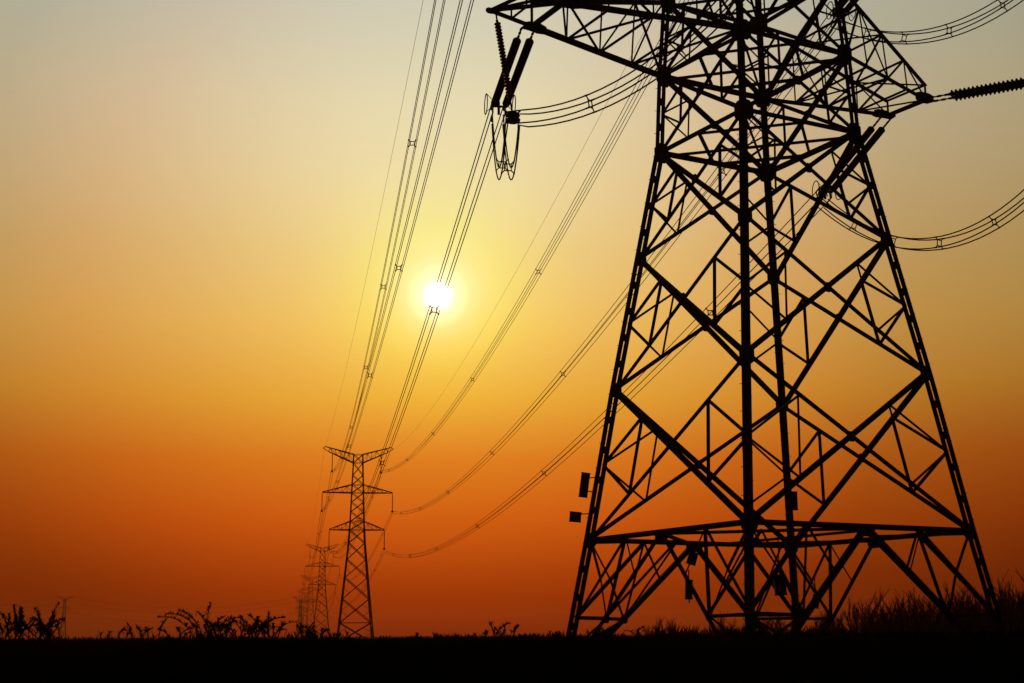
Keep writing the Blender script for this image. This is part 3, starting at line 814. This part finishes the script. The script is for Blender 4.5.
fall = ramp(math_('DIVIDE', ang, 90.0), [(a / 90, (r_, g_, b_, 1)) for a, r_, g_, b_ in
    [(0, 1.42, 1.9, 2.0), (1.3, 1.35, 1.75, 1.85), (2.6, 1.27, 1.66, 1.35), (4.2, 1.2, 1.42, 1.3), (6, 1.13, 1.24, 1.24), (10, 1, 1, 1), (14, .88, .80, .80), (19, .66, .655, .66), (24, .56, .575, .58), (34, .3, .3, .3), (50, .10, .1, .1), (70, .03, .03, .03), (90, .015, .015, .015)]], 'LINEAR')
mul = N('ShaderNodeVectorMath'); mul.operation = 'MULTIPLY'; Lk(base, mul.inputs[0])
kx = ramp(ef, [(0, (.62,) * 3 + (1,)), (1.3 / 60, (.48,) * 3 + (1,)), (4 / 60, (.32,) * 3 + (1,)), (7 / 60, (.14,) * 3 + (1,)), (10 / 60, (.02,) * 3 + (1,)), (18 / 60, (0, 0, 0, 1))])
fr = N('ShaderNodeSeparateColor'); Lk(fall, fr.inputs[0])
far_dim = math_('POWER', math_('MINIMUM', fr.outputs[0], 1.0), math_('MULTIPLY', kx, 2.0))
fm = N('ShaderNodeVectorMath'); fm.operation = 'SCALE'; Lk(fall, fm.inputs[0]); Lk(far_dim, fm.inputs['Scale']); k3 = ramp(ef, [(0, (.18,) * 3 + (1,)), (4 / 60, (.27,) * 3 + (1,)), (8 / 60, (.25,) * 3 + (1,)), (12 / 60, (.05,) * 3 + (1,)), (15 / 60, (0, 0, 0, 1))])
gd = N('ShaderNodeCombineXYZ'); gd.inputs[0].default_value = 1; gd.inputs[2].default_value = 1
Lk(math_('POWER', math_('MINIMUM', fr.outputs[0], 1.0), k3), gd.inputs[1])
fm2 = N('ShaderNodeVectorMath'); fm2.operation = 'MULTIPLY'; Lk(fm.outputs[0], fm2.inputs[0]); Lk(gd.outputs[0], fm2.inputs[1]); Lk(fm2.outputs[0], mul.inputs[1])
glow = ramp(math_('DIVIDE', ang, 3.0), [(0, (1.6, 1.5, 1.2, 1)), (.45 / 3, (1.0, .9, .8, 1)), (.75 / 3, (.42, .38, .36, 1)), (1.0 / 3, (.28, .27, .24, 1)), (1.35 / 3, (.1, .12, .10, 1)), (1.9 / 3, (.03, .05, .03, 1)), (1, (0, 0, 0, 1))], 'LINEAR')
add = N('ShaderNodeVectorMath'); add.operation = 'ADD'; Lk(mul.outputs[0], add.inputs[0]); Lk(glow, add.inputs[1])
disc = N('ShaderNodeMapRange'); disc.interpolation_type = 'SMOOTHERSTEP'; disc.inputs['From Min'].default_value = .62; disc.inputs['From Max'].default_value = .25
disc.inputs['To Min'].default_value = 0; disc.inputs['To Max'].default_value = 9.0; Lk(ang, disc.inputs['Value'])
add2 = N('ShaderNodeVectorMath'); add2.operation = 'ADD'; Lk(add.outputs[0], add2.inputs[0])
cmb = N('ShaderNodeVectorMath'); cmb.operation = 'SCALE'; cmb.inputs[0].default_value = (1, .92, .62); Lk(disc.outputs[0], cmb.inputs['Scale']); Lk(cmb.outputs[0], add2.inputs[1])
Lk(add2.outputs[0], bg.inputs['Color']); bg.inputs['Strength'].default_value = 1.0

# ------------------------------------------------------------------ haze
if HAZE:
    bm = NB(); box(bm, (0, 0, 27.0), (7200, 7200, 56.5))
    m = bpy.data.materials.new('haze_air'); m.use_nodes = True; n2 = m.node_tree; n2.nodes.clear()
    o2 = n2.nodes.new('ShaderNodeOutputMaterial'); pv = n2.nodes.new('ShaderNodeVolumePrincipled')
    pv.inputs['Color'].default_value = (.95, .42, .13, 1); pv.inputs['Density'].default_value = HAZE; pv.inputs['Anisotropy'].default_value = .6
    n2.links.new(pv.outputs[0], o2.inputs['Volume'])
    hz = obj('haze', bm, m); tag(hz, kind='stuff')

scene.view_settings.view_transform = 'Standard'
scene.view_settings.look = 'None'
scene.view_settings.gamma = 1.0
scene.view_settings.exposure = 0.0
